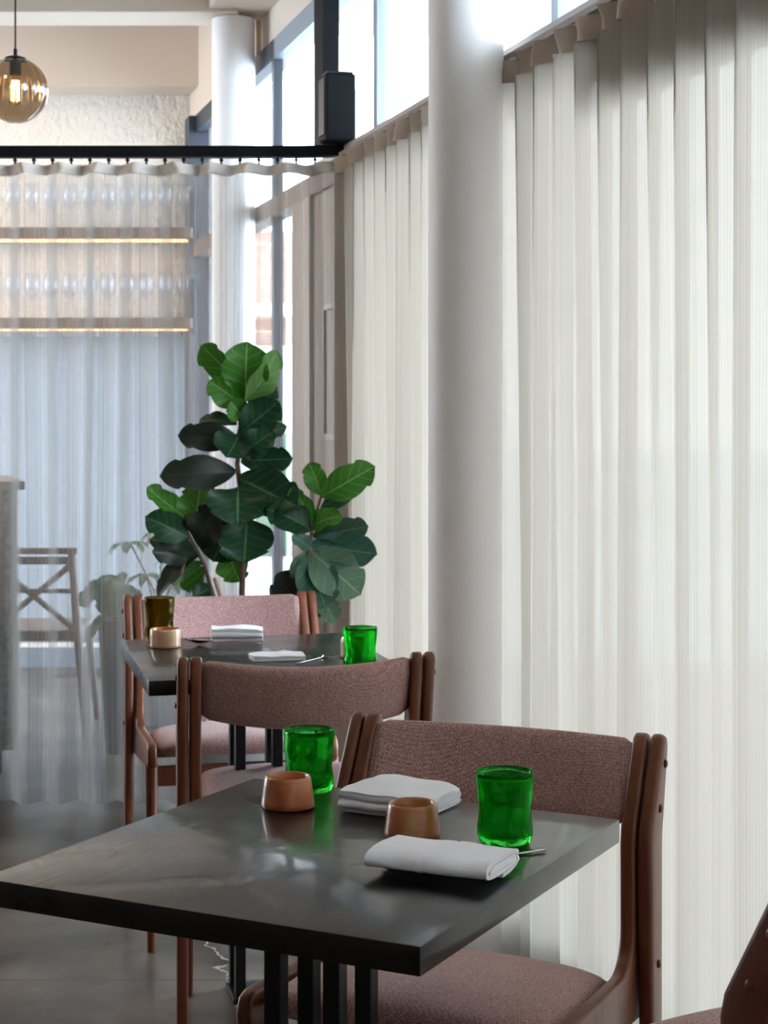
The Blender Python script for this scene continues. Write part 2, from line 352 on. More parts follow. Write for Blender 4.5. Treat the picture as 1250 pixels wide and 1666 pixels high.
def prism_x(poly, x0, x1, bev=.005):      # polygon in (y,z) extruded along x, rounded edges
    bm = bmesh.new()
    a = [bm.verts.new((x0, y, z)) for y, z in poly]; b = [bm.verts.new((x1, y, z)) for y, z in poly]
    bm.faces.new(a); bm.faces.new(b[::-1]); n = len(poly); rim = []
    for i in range(n): bm.faces.new((a[i], b[i], b[(i+1) % n], a[(i+1) % n]))
    bmesh.ops.recalc_face_normals(bm, faces=bm.faces)
    es = [e for e in bm.edges if abs(e.verts[0].co.x-e.verts[1].co.x) < 1e-6]
    if bev: bmesh.ops.bevel(bm, geom=es, offset=bev, segments=3, affect='EDGES', profile=.5, clamp_overlap=True)
    return bm
def auto_smooth(o, ang=40):
    me = o.data
    for p in me.polygons: p.use_smooth = True
    bm = bmesh.new(); bm.from_mesh(me)
    for e in bm.edges:
        if len(e.link_faces) == 2 and e.calc_face_angle(0) > math.radians(ang): e.smooth = False
    bm.to_mesh(me); bm.free(); return o
def copy_tree(o, parent=None):
    c = o.copy(); C.objects.link(c)
    if parent: c.parent = parent
    for ch in list(o.children): copy_tree(ch, c)
    return c
def P(px, py, y):      # where the line of sight through a pixel meets the plane at distance y
    return Vector(((px-CX)/F*y, y, H-(py-HY)/F*y))

# ------------------------------------------------------------------ room shell
WX, WS = 1.48, .2815                       # the window wall runs through x = WX - WS*y
def wall_x(y): return WX-WS*y
dirw = Vector((-WS, 1, 0)).normalized(); nin = Vector((-dirw.y, dirw.x, 0))     # along the wall (away from camera), into the room
ang = math.atan2(dirw.y, dirw.x)
WM = Matrix.Translation((WX, 0, 0)) @ Matrix.Rotation(ang, 4, 'Z')             # local x along wall, local +y into the room
def s_of(y): return y/dirw.y
def wallbox(y0, y1, d0, d1, z0, z1, bev=0):  # d: distance into the room from the wall line
    bm = bx(s_of(y0), s_of(y1), d0, d1, z0, z1, bev=bev); bm.transform(WM); return bm

struct('floor', bx(-5, 2.6, -3, 8.8, -.1, 0), M['floor'])
struct('ceiling', bx(-5, 2.6, -3, 8.8, 3.2, 3.3), M['ceiling'])
bm = bmesh.new(); XB = wall_x(8.65)
for q in ((-5, -3.2, 0, 3.2), (-3.2, XB-.02, 1.66, 3.2), (-3.2, XB-.02, 0, .12), (XB-.02, XB+.1, 0, 3.2)): box(bm, q[0], q[1], 8.65, 8.85, q[2], q[3])
struct('wall_back', bm, M['stucco'])
wf = struct('window_9', bx(-3.2, XB-.02, 8.66, 8.70, .12, .15), M['steel'])
link('frosted_pane', bx(-3.2, XB-.02, 8.70, 8.702, .15, 1.66), M['frost'], wf)
bm = bmesh.new()
for q in ((-3, 6.1, 0, 3.2), (8.3, 8.8, 0, 3.2), (6.1, 8.3, 0, .3), (6.1, 8.3, 2.9, 3.2)): box(bm, -5.1, -5, *q)  # unseen opening added here to let daylight onto the back wall
struct('wall_left', bm, M['darkwall'])
bm = bmesh.new(); box(bm, -5, 2.6, -3.1, -3, 0, 3.2); struct('wall_front', bm, M['darkwall'])
bm = bmesh.new()
for args in ((-3, 8.65, -.16, 0, 2.74, 3.2), (-3, 8.65, -.16, 0, 0, .10)):
    b2 = wallbox(*args); me = bpy.data.meshes.new('t'); b2.to_mesh(me); b2.free(); bm.from_mesh(me)
struct('wall_right', bm, M['plaster'])
struct('trim_1', wallbox(-3, 7.05, 0, .24, 2.885, 3.2, .004), M['beam'])
struct('trim_11', wallbox(7.05, 8.65, 0, .02, 2.74, 3.2), M['beam'])            # long beam over the glazing
struct('trim_2', bx(-5, wall_x(6.9)-.12, 6.84, 7.09, 2.87, 3.2, bev=.008), M['beam'])  # cross beam over the far column
struct('trim_3', bx(-5, wall_x(8.4)-.02, 8.40, 8.65, 2.87, 3.2, bev=.004), M['beam'])  # cross beam at the back wall
struct('trim_4', wallbox(-3, 8.64, -.05, .03, 2.045, 2.115, .003), M['brownframe'])  # transom under the clerestory
struct('trim_9', wallbox(-3, 5.33, -.05, .02, 2.01, 2.043, .003), M['brownframe'])
struct('trim_10', wallbox(-3, 3.52, .02, .048, 1.90, 2.115, .003), M['brownframe'])
struct('trim_5', wallbox(-3, 5.95, -.05, .05, 2.115, 2.14, .003), M['sill'])
struct('trim_6', bx(-5, wall_x(8.6)-.05, 8.63, 8.65, 0, .10), M['steel'])

# glazing bays
ms = [-3.0, -1.95, -.5, .95, 2.4, 3.85, 5.30, 6.75, 8.60]
for i, (a, b) in enumerate(zip(ms, ms[1:])):
    bm = bmesh.new()
    def add(bb):
        me = bpy.data.meshes.new('t'); bb.to_mesh(me); bb.free(); bm.from_mesh(me)
    add(wallbox(a-.02, a+.02, -.02, .016, .10, 2.74))
    add(wallbox(a+.025, b-.025, -.03, .016, 2.66, 2.74)); add(wallbox(a+.025, b-.025, -.03, .016, .10, .16))
    if i == len(ms)-2: add(wallbox(b-.10, b+.02, -.05, .05, .10, 2.74))
    fr = struct('window_%d' % (i+1), bm, M['darkframe'] if i == len(ms)-2 else M['steel'])
    link('upper_pane', wallbox(a+.025, b-.025, -.012, -.008, 2.14, 2.66), M['pane'], fr)
    lo = a+.025 if i != 6 else 0
    if i == 6: continue
    link('lower_pane', wallbox(a+.025, b-.025, -.012, -.008, .16, 2.045), M['pane'], fr)
    if i == len(ms)-2: pass
w7 = bpy.data.objects['window_7']
link('lower_pane', wallbox(6.37, 6.725, -.012, -.008, .16, 2.045), M['pane'], w7)
link('side_post', wallbox(6.09, 6.36, -.05, .03, .10, 2.045), M['door'], w7)
bm = wallbox(5.33, 6.08, -.04, .015, .01, 2.045)
d1 = struct('door_1', bm, M['door'])
def frame_rect(y0, y1, z0, z1, wd, d0, d1_):
    bm = bmesh.new()
    for q in ((y0, y1, z0, z0+wd), (y0, y1, z1-wd, z1), (y0, y0+wd, z0, z1), (y1-wd, y1, z0, z1)):
        b2 = wallbox(q[0], q[1], d0, d1_, q[2], q[3]); me = bpy.data.meshes.new('t'); b2.to_mesh(me); b2.free(); bm.from_mesh(me)
    return bm
link('panel_moulding', frame_rect(5.45, 5.93, 1.19, 1.65, .018, .015, .024), M['sill'], d1)
link('panel_moulding', frame_rect(5.45, 5.93, .2, 1.05, .018, .015, .024), M['sill'], d1)

# outdoors: eave, paving, stand-in column, houses
struct('trim_7', wallbox(-3, 9.5, -.34, -.16, 2.95, 3.05), M['beam'])
bm = bx(-30, 60, -30, 60, -.25, -.12); struct('ground_outside', bm, M['asphalt'])
t = struct('reflection_standin', lathe([(0, -.12), (.085, -.12), (.085, 2.95), (0, 2.95)], 32), M['white'], smooth=False); t.location = (wall_x(9.0)+.86, 9.0, 0); auto_smooth(t)  # added outside to stand in for the far column's reflection in the glass

bl = empty('building', (-1.6, 24, -.12), 0, 'distant reddish facade across the street, glimpsed through the glass behind the sheer curtain', 'building')
link('wall', bx(-4.2, 3.2, 0, 3, 0, 3.9), M['brick'], bl)
for k in range(4): 
    wv = link('window', bx(-3.6+k*1.7, -2.6+k*1.7, -.06, 0, 1.0, 2.3), M['white'], bl)
    link('pane', bx(-3.5+k*1.7, -2.7+k*1.7, -.08, -.06, 1.1, 2.2), M['pane'], wv)
link('awning', bx(-4.2, 3.2, -.8, 0, 2.7, 2.85), M['beam'], bl)
hd = bmesh.new(); bmesh.ops.create_icosphere(hd, subdivisions=4, radius=1)
for v in hd.verts:
    v.co = Vector((v.co.x*2.6, v.co.y*.6, max(-.62, v.co.z)*.75))*(1+.12*noise.noise(v.co*3))
hd = link('hedge', hd, M['hedge'], smooth=True); hd.location = (-1.9, 17, .35); tag(hd, 'low green hedge outside the glass, beyond the sheer curtain', 'hedge')

# the two white columns
def column(px, y, r, top, label):
    bm = lathe([(0, 0), (r, 0), (r, .4), (r, 1.2), (r, 2.0), (r, top-.003), (0, top-.003)], 56)
    bmesh.ops.remove_doubles(bm, verts=bm.verts, dist=1e-6)
    c = struct('column', bm, M['white']); c.location = ((px-CX)/F*y, y, 0); c['label'] = label; auto_smooth(c)
    c.data.update(); return c
column(758.5, 3.93, .0862, 3.2, 'round white column in front of the window curtain')
column(380, 6.965, .087, 2.87, 'round white column behind the sheer curtain')

# black post and box over the rail end
pst = struct('trim_8', wallbox(5.68, 5.80, .03, .085, 2.14, 2.885), M['black'])
def wp(y, d): return Vector((wall_x(y), y, 0))+nin*d
sb = empty('mounted_box', (*wp(5.53, .075).xy, 2.145), ang, 'black box mounted upright above the end of the curtain rail', 'box')
link('housing', bx(-.045, .045, -.05, .05, 0, .215, bev=.008), M['black'], sb)
link('front_grille', bx(-.036, .036, .05, .054, .02, .20, bev=.0015), M['tube'], sb)
link('cap', bx(-.038, .038, -.043, .043, .215, .222, bev=.003), M['tube'], sb)

# ------------------------------------------------------------------ curtains
def curtain(path, L, per, amp, z0, z1, seed, mat_, parent, name='cloth', band=False, nz=26, ppw=14, pinch=.10, sharp=.8):
    rr = random.Random(seed); nw = int(L/per); n = nw*ppw
    ph = [rr.uniform(-.35, .35) for _ in range(nw+3)]; am = [rr.uniform(.72, 1.2) for _ in range(nw+3)]
    bm = bmesh.new(); uvl = bm.loops.layers.uv.new('UVMap'); rows = []; arc = []
    rows = []
    for j in range(nz+1):
        v = j/nz; z = z1+(z0-z1)*v; row = []; a = 0; last = None
        for i in range(n+1):
            s = L*i/n; k = s/per; ki = int(k); f = k-ki; f = f*f*(3-2*f)
            pp = ph[ki]*(1-f)+ph[ki+1]*f; aa = am[ki]*(1-f)+am[ki+1]*f
            loose = min(1, v*1.6)
            w_ = math.sin(2*pi*k+pp*(.25+1.6*loose)); w2 = math.sin(2*pi*k*.5+pp*3+v*.8)*.28*loose
            sh = math.copysign(abs(w_)**sharp, w_)
            off = amp*((1+(aa-1)*loose)*sh+w2)*(1-.12*loose)
            ss = s+per*pinch*math.sin(4*pi*k+.4)*(1-.5*loose)+per*.10*loose*math.sin(k*1.7+v*1.5+seed)
            p, nn = path(max(0, min(L, ss)))
            q = Vector((p.x+nn.x*off, p.y+nn.y*off, z)); row.append(bm.verts.new(q))
            if j == 0: arc.append(0 if last is None else arc[-1]+(q-last).length)
            last = q
        rows.append(row)
    for j in range(nz):
        for i in range(n):
            fc = bm.faces.new((rows[j][i], rows[j][i+1], rows[j+1][i+1], rows[j+1][i])); fc.smooth = True
            for lp, (ii, jj) in zip(fc.loops, ((i, j), (i+1, j), (i+1, j+1), (i, j+1))): lp[uvl].uv = (arc[ii], jj/nz)
    return link(name, bm, mat_, parent)

YR = 5.58
root = empty('sheer_curtain', (-1.2, YR, 0), 0, 'long sheer greige curtain hanging in waves from the black rail', 'curtain')
def pathL(s):   # from the left wall of the bay to the rail's end
    x = -3.2+s
    return Vector((x, YR-max(0, x+.35)**2*.6, 0)), Vector((0, 1, 0))
LL = 3.2-.135
inv = Matrix.Translation((1.2, -YR, 0))
cl = curtain(pathL, LL, .1215, .042, .018, 2.055, 3, M['curtain'], root, pinch=.02, sharp=1); cl.matrix_parent_inverse = inv
tp = curtain(pathL, LL, .1215, .042, 2.052, 2.088, 3, M['tape'], root, 'header_tape', nz=2, pinch=.02, sharp=1); tp.matrix_parent_inverse = inv
hm = curtain(pathL, LL, .1215, .042, .010, .022, 3, M['tape'], root, 'hem', nz=1)
bpy.data.objects.remove(hm)
k = 0
while k*.06075 < LL-.05:
    s = k*.06075; k += 1
    p, _ = pathL(s)
    if p.x < -1.35: continue
    b = bmesh.new(); box(b, p.x-.003, p.x+.003, p.y-.004, p.y+.004, 2.086, 2.107)
    box(b, p.x-.006, p.x+.006, p.y-.007, p.y+.007, 2.096, 2.102)
    h_ = link('hook', b, M['black'], root); h_.matrix_parent_inverse = inv
# black rail, gently bent towards the camera at its end
bm = bmesh.new(); pts = []
x = -3.3
while x < -.06:
    pts.append(Vector((x, YR-max(0, x+.35)**2*.6, 0))); x += .03
for pA, pB in zip(pts, pts[1:]): pass
sec = [(-.022, 2.107), (.022, 2.107), (.022, 2.143), (-.022, 2.143)]
rings = [[bm.verts.new((p.x, p.y+dy, z)) for dy, z in sec] for p in pts]
for a, b in zip(rings, rings[1:]):
    for i in range(4): bm.faces.new((a[i], a[(i+1) % 4], b[(i+1) % 4], b[i]))
bm.faces.new(rings[0]); bm.faces.new(rings[-1][::-1]); bmesh.ops.recalc_face_normals(bm, faces=bm.faces)
rail = link('curtain_rail', bm, M['black']); tag(rail, 'long black metal rail carrying the sheer curtain across the room', 'curtain rail')
b = bmesh.new(); e0 = pts[-1]; tube(b, [e0+Vector((-.03, -.0, 2.128)), e0+Vector((.03, -.028, 2.135))], .017, 14)
link('end_cap', b, M['black'], rail)

def window_curtain(y0, y1, seed, label):      # from y0 (far) to y1 (near)
    def pathR(s): return wp(y0-s*dirw.y, .085), nin
    LR = (y0-y1)/dirw.y; ym = (y0+y1)/2
    root2 = empty('window_curtain', (wall_x(ym), ym, 0), 0, label, 'curtain')
    inv2 = Matrix.Translation((-wall_x(ym), -ym, 0))
    c2 = curtain(pathR, LR, .116, .030, .018, 2.03, seed, M['curtain2'], root2); c2.matrix_parent_inverse = inv2
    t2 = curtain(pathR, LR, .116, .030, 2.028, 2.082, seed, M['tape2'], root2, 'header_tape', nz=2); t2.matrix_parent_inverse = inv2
    bm = bx(s_of(y1), s_of(y0+.01), .080, .092, 2.086, 2.10); bm.transform(WM); q = link('track', bm, M['brownframe'], root2); q.matrix_parent_inverse = inv2
window_curtain(5.44, 4.47, 11, 'short pleated cream curtain between the white column and the sheer curtain')
window_curtain(3.975, -2.6, 12, 'long bright pleated cream curtain covering the window wall right of the white column')

# ------------------------------------------------------------------ chairs
def build_chair(label, group=None):
    t = empty('dining_chair', (0, 0, 0), 0, label, 'chair', group)
    for s in (-1, 1):
        top = [(-.020, .790), (-.013, .802), (0, .807), (.011, .803), (.017, .790)]
        outer = [(-.062, 0), (-.078, .40), (-.086, .66), (-.080, .685)]+top+[(-.018, .66), (-.020, .40), (-.032, 0)]
        x0, x1 = (s*.233, s*.256)
        o = link('rear_leg', prism_x(outer, min(x0, x1), max(x0, x1), .008), M['wood'], t); auto_smooth(o, 50)
        for (by, bz) in ((-.008, .765), (-.038, .705), (-.048, .48)):
            b = lathe([(0, -.001), (.0065, 0), (.0055, .003), (0, .0045)], 12); b.transform(Matrix.Translation((s*.256, by, bz)) @ Matrix.Rotation(s*pi/2, 4, 'Y'))
            link('bolt', b, M['wood'], o, smooth=True)
        inner = top[:]+[(-.018, .66), (-.022, .42), (-.030, .395), (-.43, .435), (-.444, .445), (-.448, .470), (-.440, .490), (-.425, .496)]
        for k in range(7):   # fillet from rail up into the back post
            a = k/6*pi/2
            inner.append((-.14+.055*math.sin(a), .482+.0+.055*(1-math.cos(a))))
        inner += [(-.086, .66), (-.080, .685)]
        x0, x1 = (s*.2075, s*.2305)
        o = link('side_frame', prism_x(inner, min(x0, x1), max(x0, x1), .006), M['wood'], t); auto_smooth(o, 50)
        b = bmesh.new(); xc = s*.219
        tube(b, [(xc, -.425, 0), (xc, -.423, .2), (xc, -.42, .446)], [.011, .014, .0165], 14)
        o = link('front_leg', b, M['wood'], t, smooth=False); auto_smooth(o, 50)
    link('apron', bx(-.2075, .2075, -.425, -.400, .392, .438, bev=.004), M['wood'], t)
    link('apron', bx(-.2075, .2075, -.085, -.062, .392, .438, bev=.004), M['wood'], t)
    # seat cushion
    bm = bmesh.new(); nu, nv = 28, 28; W, D0, D1 = .204, -.452, -.075
    def sq(u, v): return u*math.sqrt(max(0, 1-.5*v*v)), v*math.sqrt(max(0, 1-.5*u*u))
    g = {}
    for side in (1, -1):
        for i in range(nu+1):
            for j in range(nv+1):
                u = -1+2*i/nu; v = -1+2*j/nv
                edge = (i in (0, nu) or j in (0, nv))
                if side == -1 and edge: g[(side, i, j)] = g[(1, i, j)]; continue
                su, sv = sq(u, v); X = (.22*su+.78*u)*W*1.01; Yv = (.22*sv+.78*v)
                Y = (D0+D1)/2+Yv*(D1-D0)/2
                e = (1-abs(u)**7)*(1-abs(v)**7); dome = (1-u*u*.9)*(1-v*v*.6)
                base = .468-.014*Yv
                z = base+side*(.024*e**.5)+(side > 0)*.014*dome
                g[(side, i, j)] = bm.verts.new((X, Y, z))
    for side in (1, -1):
        for i in range(nu):
            for j in range(nv):
                q = (g[(side, i, j)], g[(side, i+1, j)], g[(side, i+1, j+1)], g[(side, i, j+1)])
                try: bm.faces.new(q if side == 1 else q[::-1])
                except ValueError: pass
    o = link('seat', bm, M['fabric'], t, smooth=True)
    # curved back pad
    bm = bmesh.new(); nu, nc = 28, 28; rings = []
    for i in range(nu+1):
        u = -1+2*i/nu; x = u*.2072; bul = .068*(1-u*u); dip = .012*(1-u*u); th = .015+.006*(1-u*u)
        endr = 1-abs(u)**60*.12; hh = (.0645+.003*(1-u*u))*endr
        ring = []
        for k in range(nc):
            a = 2*pi*k/nc; cz, cy = math.cos(a), math.sin(a)
            z_ = math.copysign(abs(cz)**.55, cz)*hh; y_ = math.copysign(abs(cy)**.62, cy)*th*endr
            lean = math.radians(23); yc = y_*math.cos(lean)+z_*math.sin(lean); zc = z_*math.cos(lean)-y_*math.sin(lean)
            ring.append(bm.verts.new((x, -.028+bul+yc, .738-dip+zc)))
        rings.append(ring)
    for a, b in zip(rings, rings[1:]):
        for k in range(nc): bm.faces.new((a[k], a[(k+1) % nc], b[(k+1) % nc], b[k]))
    bm.faces.new(rings[0]); bm.faces.new(rings[-1][::-1]); bmesh.ops.recalc_face_normals(bm, faces=bm.faces)
    link('backrest', bm, M['fabric'], t, smooth=True)
    return t
def place(t, x, y, fx, fy):      # fx, fy: direction the chair faces; local facing is -y
    t.location = (x, y, 0); t.rotation_euler = (0, 0, math.atan2(fy, fx)+pi/2)
ch = build_chair('reddish wood dining chair with mauve seat behind the near table, beside the window curtain')
def pa(a): return (-math.sin(a), -math.cos(a))
place(ch, .185, 2.665, *pa(.404))
c = copy_tree(ch); c['label'] = 'reddish wood dining chair seen from behind, its curved mauve back towards the camera'; place(c, -.152, 3.409, *[-v for v in pa(-.15)])
c = copy_tree(ch); c['label'] = 'farthest reddish wood dining chair, in front of the fiddle leaf fig'; place(c, -.434, 4.565, *pa(-.223))
c = copy_tree(ch); c['label'] = 'dark reddish wood dining chair cut off by the bottom right corner'
th = math.radians(57); fdir = Vector((-math.cos(th), math.sin(th))); rdir = Vector((math.sin(th), math.cos(th)))
kink = Vector((.348, 1.79)); org = kink+rdir*.256-fdir*.083
place(c, org.x, org.y, fdir.x, fdir.y)

# ------------------------------------------------------------------ tables
def table(x, y, a, w_, d_, label):
    t = empty('dining_table', (x, y, 0), -a, label, 'table', 'square black dining tables')
    o = link('tabletop', bx(-w_/2, w_/2, -d_/2, d_/2, .719, .75, bev=.0025), M['table'], t); auto_smooth(o, 30)
    for sx in (-1, 1):
        for sy in (-1, 1):
            link('post', bx(sx*.041-.0115, sx*.041+.0115, sy*.041-.0115, sy*.041+.0115, .012, .705, bev=.003), M['tube'], t)
    link('mounting_plate', bx(-.15, .15, -.15, .15, .705, .719, bev=.002), M['tube'], t)
    link('base_plate', bx(-.058, .058, -.058, .058, 0, .012, bev=.003), M['tube'], t)
    return t
table(-.077, 2.131, .470, .563, .607, 'black wooden table nearest the camera, set with two green tumblers')
table(-.284, 3.805, -.241, .538, .635, 'black wooden table farther back, set with an olive tumbler')

# ------------------------------------------------------------------ tableware
TZ = .7502
def tumbler(loc, rz, hgt, mat_, label, seed, r=.0355):
    rr = random.Random(seed); a1, a2 = rr.uniform(0, 6), rr.uniform(0, 6)
    def wob(a, z): return 1+.022*math.cos(2*a+a1)*(z/hgt)+.018*math.cos(3*a+a2)*math.sin(pi*z/hgt)
    h = hgt; k = r/.0355
    out = [(0, .0), (.026, .0), (.032, .003), (.0350, .011), (.0345, .022), (.0325, .035), (.0330, .05), (.0345, .065), (.0355, .078), (.0358, .085), (.0350, .0878)]
    inn = [(.0335, .0872), (.0328, .080), (.0318, .066), (.0303, .05), (.0298, .035), (.0310, .022), (.0295, .012), (.02, .009), (0, .0085)]
    prof = [(q*k, z*h/.0878) for q, z in out+inn]
    o = link('tumbler', lathe(prof, 56, wob), mat_, smooth=True); o.location = (*loc, TZ); o.rotation_euler = (0, 0, rz)
    return tag(o, label, 'tumbler')
tumbler((-.106, 2.44), .4, .0878, M['green'], 'green glass tumbler behind the left terracotta cup on the near table', 1)
tumbler((.151, 2.150), 2.4, .0895, M['green'], 'green glass tumbler at the right corner of the near table', 2)
tumbler((-.050, 3.585), 1.2, .088, M['green'], 'green glass tumbler on the far table beside the column', 3)
tumbler((-.523, 4.010), .2, .104, M['olive'], 'olive brown glass tumbler on the left of the far table', 4, .0345)
def cup(loc, ms_, label, tan=False, rz=0, hgt=.0425, rt=.0312, rb=.0365):
    def wob(a, z): return 1+.006*math.cos(2*a+1)
    out = [(0, 0), (rb-.003, 0), (rb, .002), (rb-.0006, .008), ((rb+rt)/2, hgt*.55), (rt+.0006, hgt-.004), (rt-.0006, hgt-.001), (rt-.002, hgt)]
    inn = [(rt-.0042, hgt-.002), (rt-.0045, hgt*.6), (rt-.003, .009), (rt-.012, .0055), (0, .005)]
    o = link('cup', lathe(out, 48, wob), ms_, smooth=True)
    o.location = (*loc, TZ); o.rotation_euler = (0, 0, rz)
    link('inner_wall', lathe([out[-1]]+inn, 48, wob), M['rim'] if tan else ms_, o, smooth=True)
    return tag(o, label, 'cup')
cup((-.131, 2.345), M['glaze'], 'glazed terracotta cup on the left of the near table')
cup((.036, 2.185), M['glaze2'], 'glazed terracotta cup with yellow streaks between the two napkins', rz=2.0)
cup((-.4985, 3.925), M['tan'], 'tan ceramic cup with orange rim in front of the olive tumbler', True, hgt=.042, rt=.0345, rb=.0355)
cup((-.060, 3.765), M['tan'], 'tan ceramic cup mostly hidden behind the far green tumbler', True, hgt=.042, rt=.0345, rb=.0355)

def napkin(loc, rz, L, W, hgt, turns, label, seed, kind='roll', seam=False, droop=0.0, mat_=None, lift=.0006):
    # one strip of cloth, rolled flat or folded to and fro, seen end-on; swept along its length
    pth = []; t_ = hgt/(2*turns+.2) if kind == 'roll' else hgt/(turns+.1)
    if kind == 'roll':
        n = int(44*turns)
        for i in range(n+1):
            q = i/44; a = 2*pi*q-pi*.5
            A = W/2-t_*.5-t_*q*1.15; B = hgt/2-t_*.5-t_*q*.98
            ca, sa = math.cos(a), math.sin(a)
            pth.append((math.copysign(abs(ca)**.45, ca)*A+.0015*math.sin(q*5), hgt/2+math.copysign(abs(sa)**.8, sa)*max(B, .0004)))
    else:
        for k in range(turns):
            z = t_*(k+.5); sg = 1 if k % 2 == 0 else -1; ww = W/2-t_*.5-(.004*((k*7+seed) % 3)/2)
            for i in range(15): pth.append((sg*(-ww+2*ww*i/14), z))
            if k < turns-1:
                for m_ in range(1, 6): a = -pi/2+pi*m_/6; pth.append((sg*(ww+t_*.5*math.cos(a)), z+t_*.5+t_*.5*math.sin(a)))
    th = t_*.84; n = len(pth); nrm = []
    for i in range(n):
        a, b = pth[max(0, i-1)], pth[min(n-1, i+1)]; dx, dz = b[0]-a[0], b[1]-a[1]; l = math.hypot(dx, dz) or 1
        nrm.append((-dz/l, dx/l))
    sec = [(p[0]+q[0]*th/2, p[1]+q[1]*th/2) for p, q in zip(pth, nrm)]+[(p[0]-q[0]*th/2, p[1]-q[1]*th/2) for p, q in reversed(list(zip(pth, nrm)))]
    bm = bmesh.new(); nu = 40; rings = []; m = len(sec)
    for i in range(nu+1):
        u = -1+2*i/nu; ring = []
        for k, (v, z) in enumerate(sec):
            up = z/hgt; vv = v/(W/2)
            x = u*L/2+(.0022*noise.noise(Vector((v*40, z*160, seed)))-.001*abs(vv)**3*math.copysign(1, u))*abs(u)**2
            y = v*(1+.02*noise.noise(Vector((u*1.7, up*2, seed*3.1))))+.0018*noise.noise(Vector((u*2.2, up*2.5, seed*2)))
            zz = z+up*.0035*noise.noise(Vector((u*1.5+seed, vv*1.4, 1.3)))
            pinch = abs(vv)**6*up
            zz -= pinch*.003
            if seam: zz -= .0026*math.exp(-((u-.10*vv+.03)/.035)**2)*up; y *= 1-.02*math.exp(-((u+.03)/.04)**2)
            if droop: zz -= droop*up*max(0, u)**3
            ring.append(bm.verts.new((x, y, lift+max(zz, .0002))))
        rings.append(ring)
    for a, b in zip(rings, rings[1:]):
        for q in range(m): bm.faces.new((a[q], a[(q+1) % m], b[(q+1) % m], b[q]))
    h = n
    for rg in (rings[0], rings[-1]):
        for q in range(n-1): bm.faces.new((rg[q], rg[q+1], rg[m-2-q], rg[m-1-q]))
    bmesh.ops.recalc_face_normals(bm, faces=bm.faces)
    o = link('napkin', bm, mat_ or M['napkin'], smooth=True); o.location = (*loc, TZ); o.rotation_euler = (0, 0, rz); auto_smooth(o, 60)
    return tag(o, label, 'napkin')
napkin((.067, 2.000), -.43, .152, .112, .030, 2.4, 'folded white linen napkin in front of the streaked cup', 1, seam=True, lift=.0050)
napkin((.022, 2.338), -.50, .122, .130, .031, 5, 'folded white linen napkin behind the streaked cup on the near table', 2, 'fold', droop=.010)
napkin((-.345, 4.045), .10, .120, .078, .032, 4, 'folded white linen napkin beside the spoon on the far table', 3, 'fold', droop=.006)
napkin((-.232, 3.735), .24, .115, .085, .012, 2, 'flat white linen napkin behind the curved chair back', 4, 'fold')

def cutlery(name, p0, p1, label, kind, hh=.0):
    p0 = Vector((*p0, 0)); p1 = Vector((*p1, 0)); d = p1-p0; L = d.length; a = math.atan2(d.y, d.x)
    o = empty(name, (p0.x, p0.y, TZ+hh), a, label, name)
    b = bmesh.new(); n = 14; prev = None
    for i in range(n+1):       # handle: flat bar, waisted
        t = i/n; x = L*.36+t*L*.64; wd = .0022+.0026*t**2; z = .0022+(.0035*math.sin(pi*t)**2 if kind == 'spoon' else .0008*t)+(.004 if t < .05 else .0)
        if i == n: wd *= .6
        r = [b.verts.new((x, sy*wd, z+sz*.0011)) for sy, sz in ((-1, -1), (1, -1), (1, 1), (-1, 1))]
        if prev:
            for k in range(4): b.faces.new((prev[k], prev[(k+1) % 4], r[(k+1) % 4], r[k]))
        else: b.faces.new(r)
        prev = r
    b.faces.new(prev[::-1]); bmesh.ops.recalc_face_normals(b, faces=b.faces)
    link('handle', b, M['metal'], o, smooth=True)
    b = bmesh.new()
    if kind == 'spoon':
        N1, N2 = 14, 12; rows = []
        for sd in (0, 1):
            rows.append([])
            for i in range(N1+1):
                t = i/N1; x = t*L*.36; wd = .0185*math.sin(pi*min(1, t*.93+.035))**.6*(1-.3*t)
                row = []
                for j in range(N2+1):
                    s = -1+2*j/N2; z = .009-.0078*(1-s*s)*math.sin(pi*min(1, t*.95+.02))-(sd)*.0009
                    row.append(b.verts.new((x, s*wd, z-.004*t+.002)))
                rows[-1].append(row)
        for sd in (0, 1):
            for i in range(N1):
                for j in range(N2):
                    q = (rows[sd][i][j], rows[sd][i+1][j], rows[sd][i+1][j+1], rows[sd][i][j+1]); b.faces.new(q if sd == 0 else q[::-1])
        link('bowl', b, M['metal'], o, smooth=True)
    else:
        box(b, L*.24, L*.37, -.010, .010, .0012, .0030, bev=.0006)
        for k in range(4):
            y = -.0085+k*.0056; box(b, 0, L*.25, y-.0011, y+.0011, .0010, .0026)
        link('tines', b, M['metal'], o)
    return o
cutlery('fork', (.055, 2.030), (.197, 2.106), 'dark metal cutlery handle sticking out beside the near table napkin', 'fork')
cutlery('spoon', (-.462, 3.990), (-.285, 3.972), 'polished steel spoon lying in front of the far table napkin', 'spoon')
cutlery('fork', (-.105, 3.800), (-.185, 3.650), 'polished steel fork tip behind the curved chair back', 'fork')

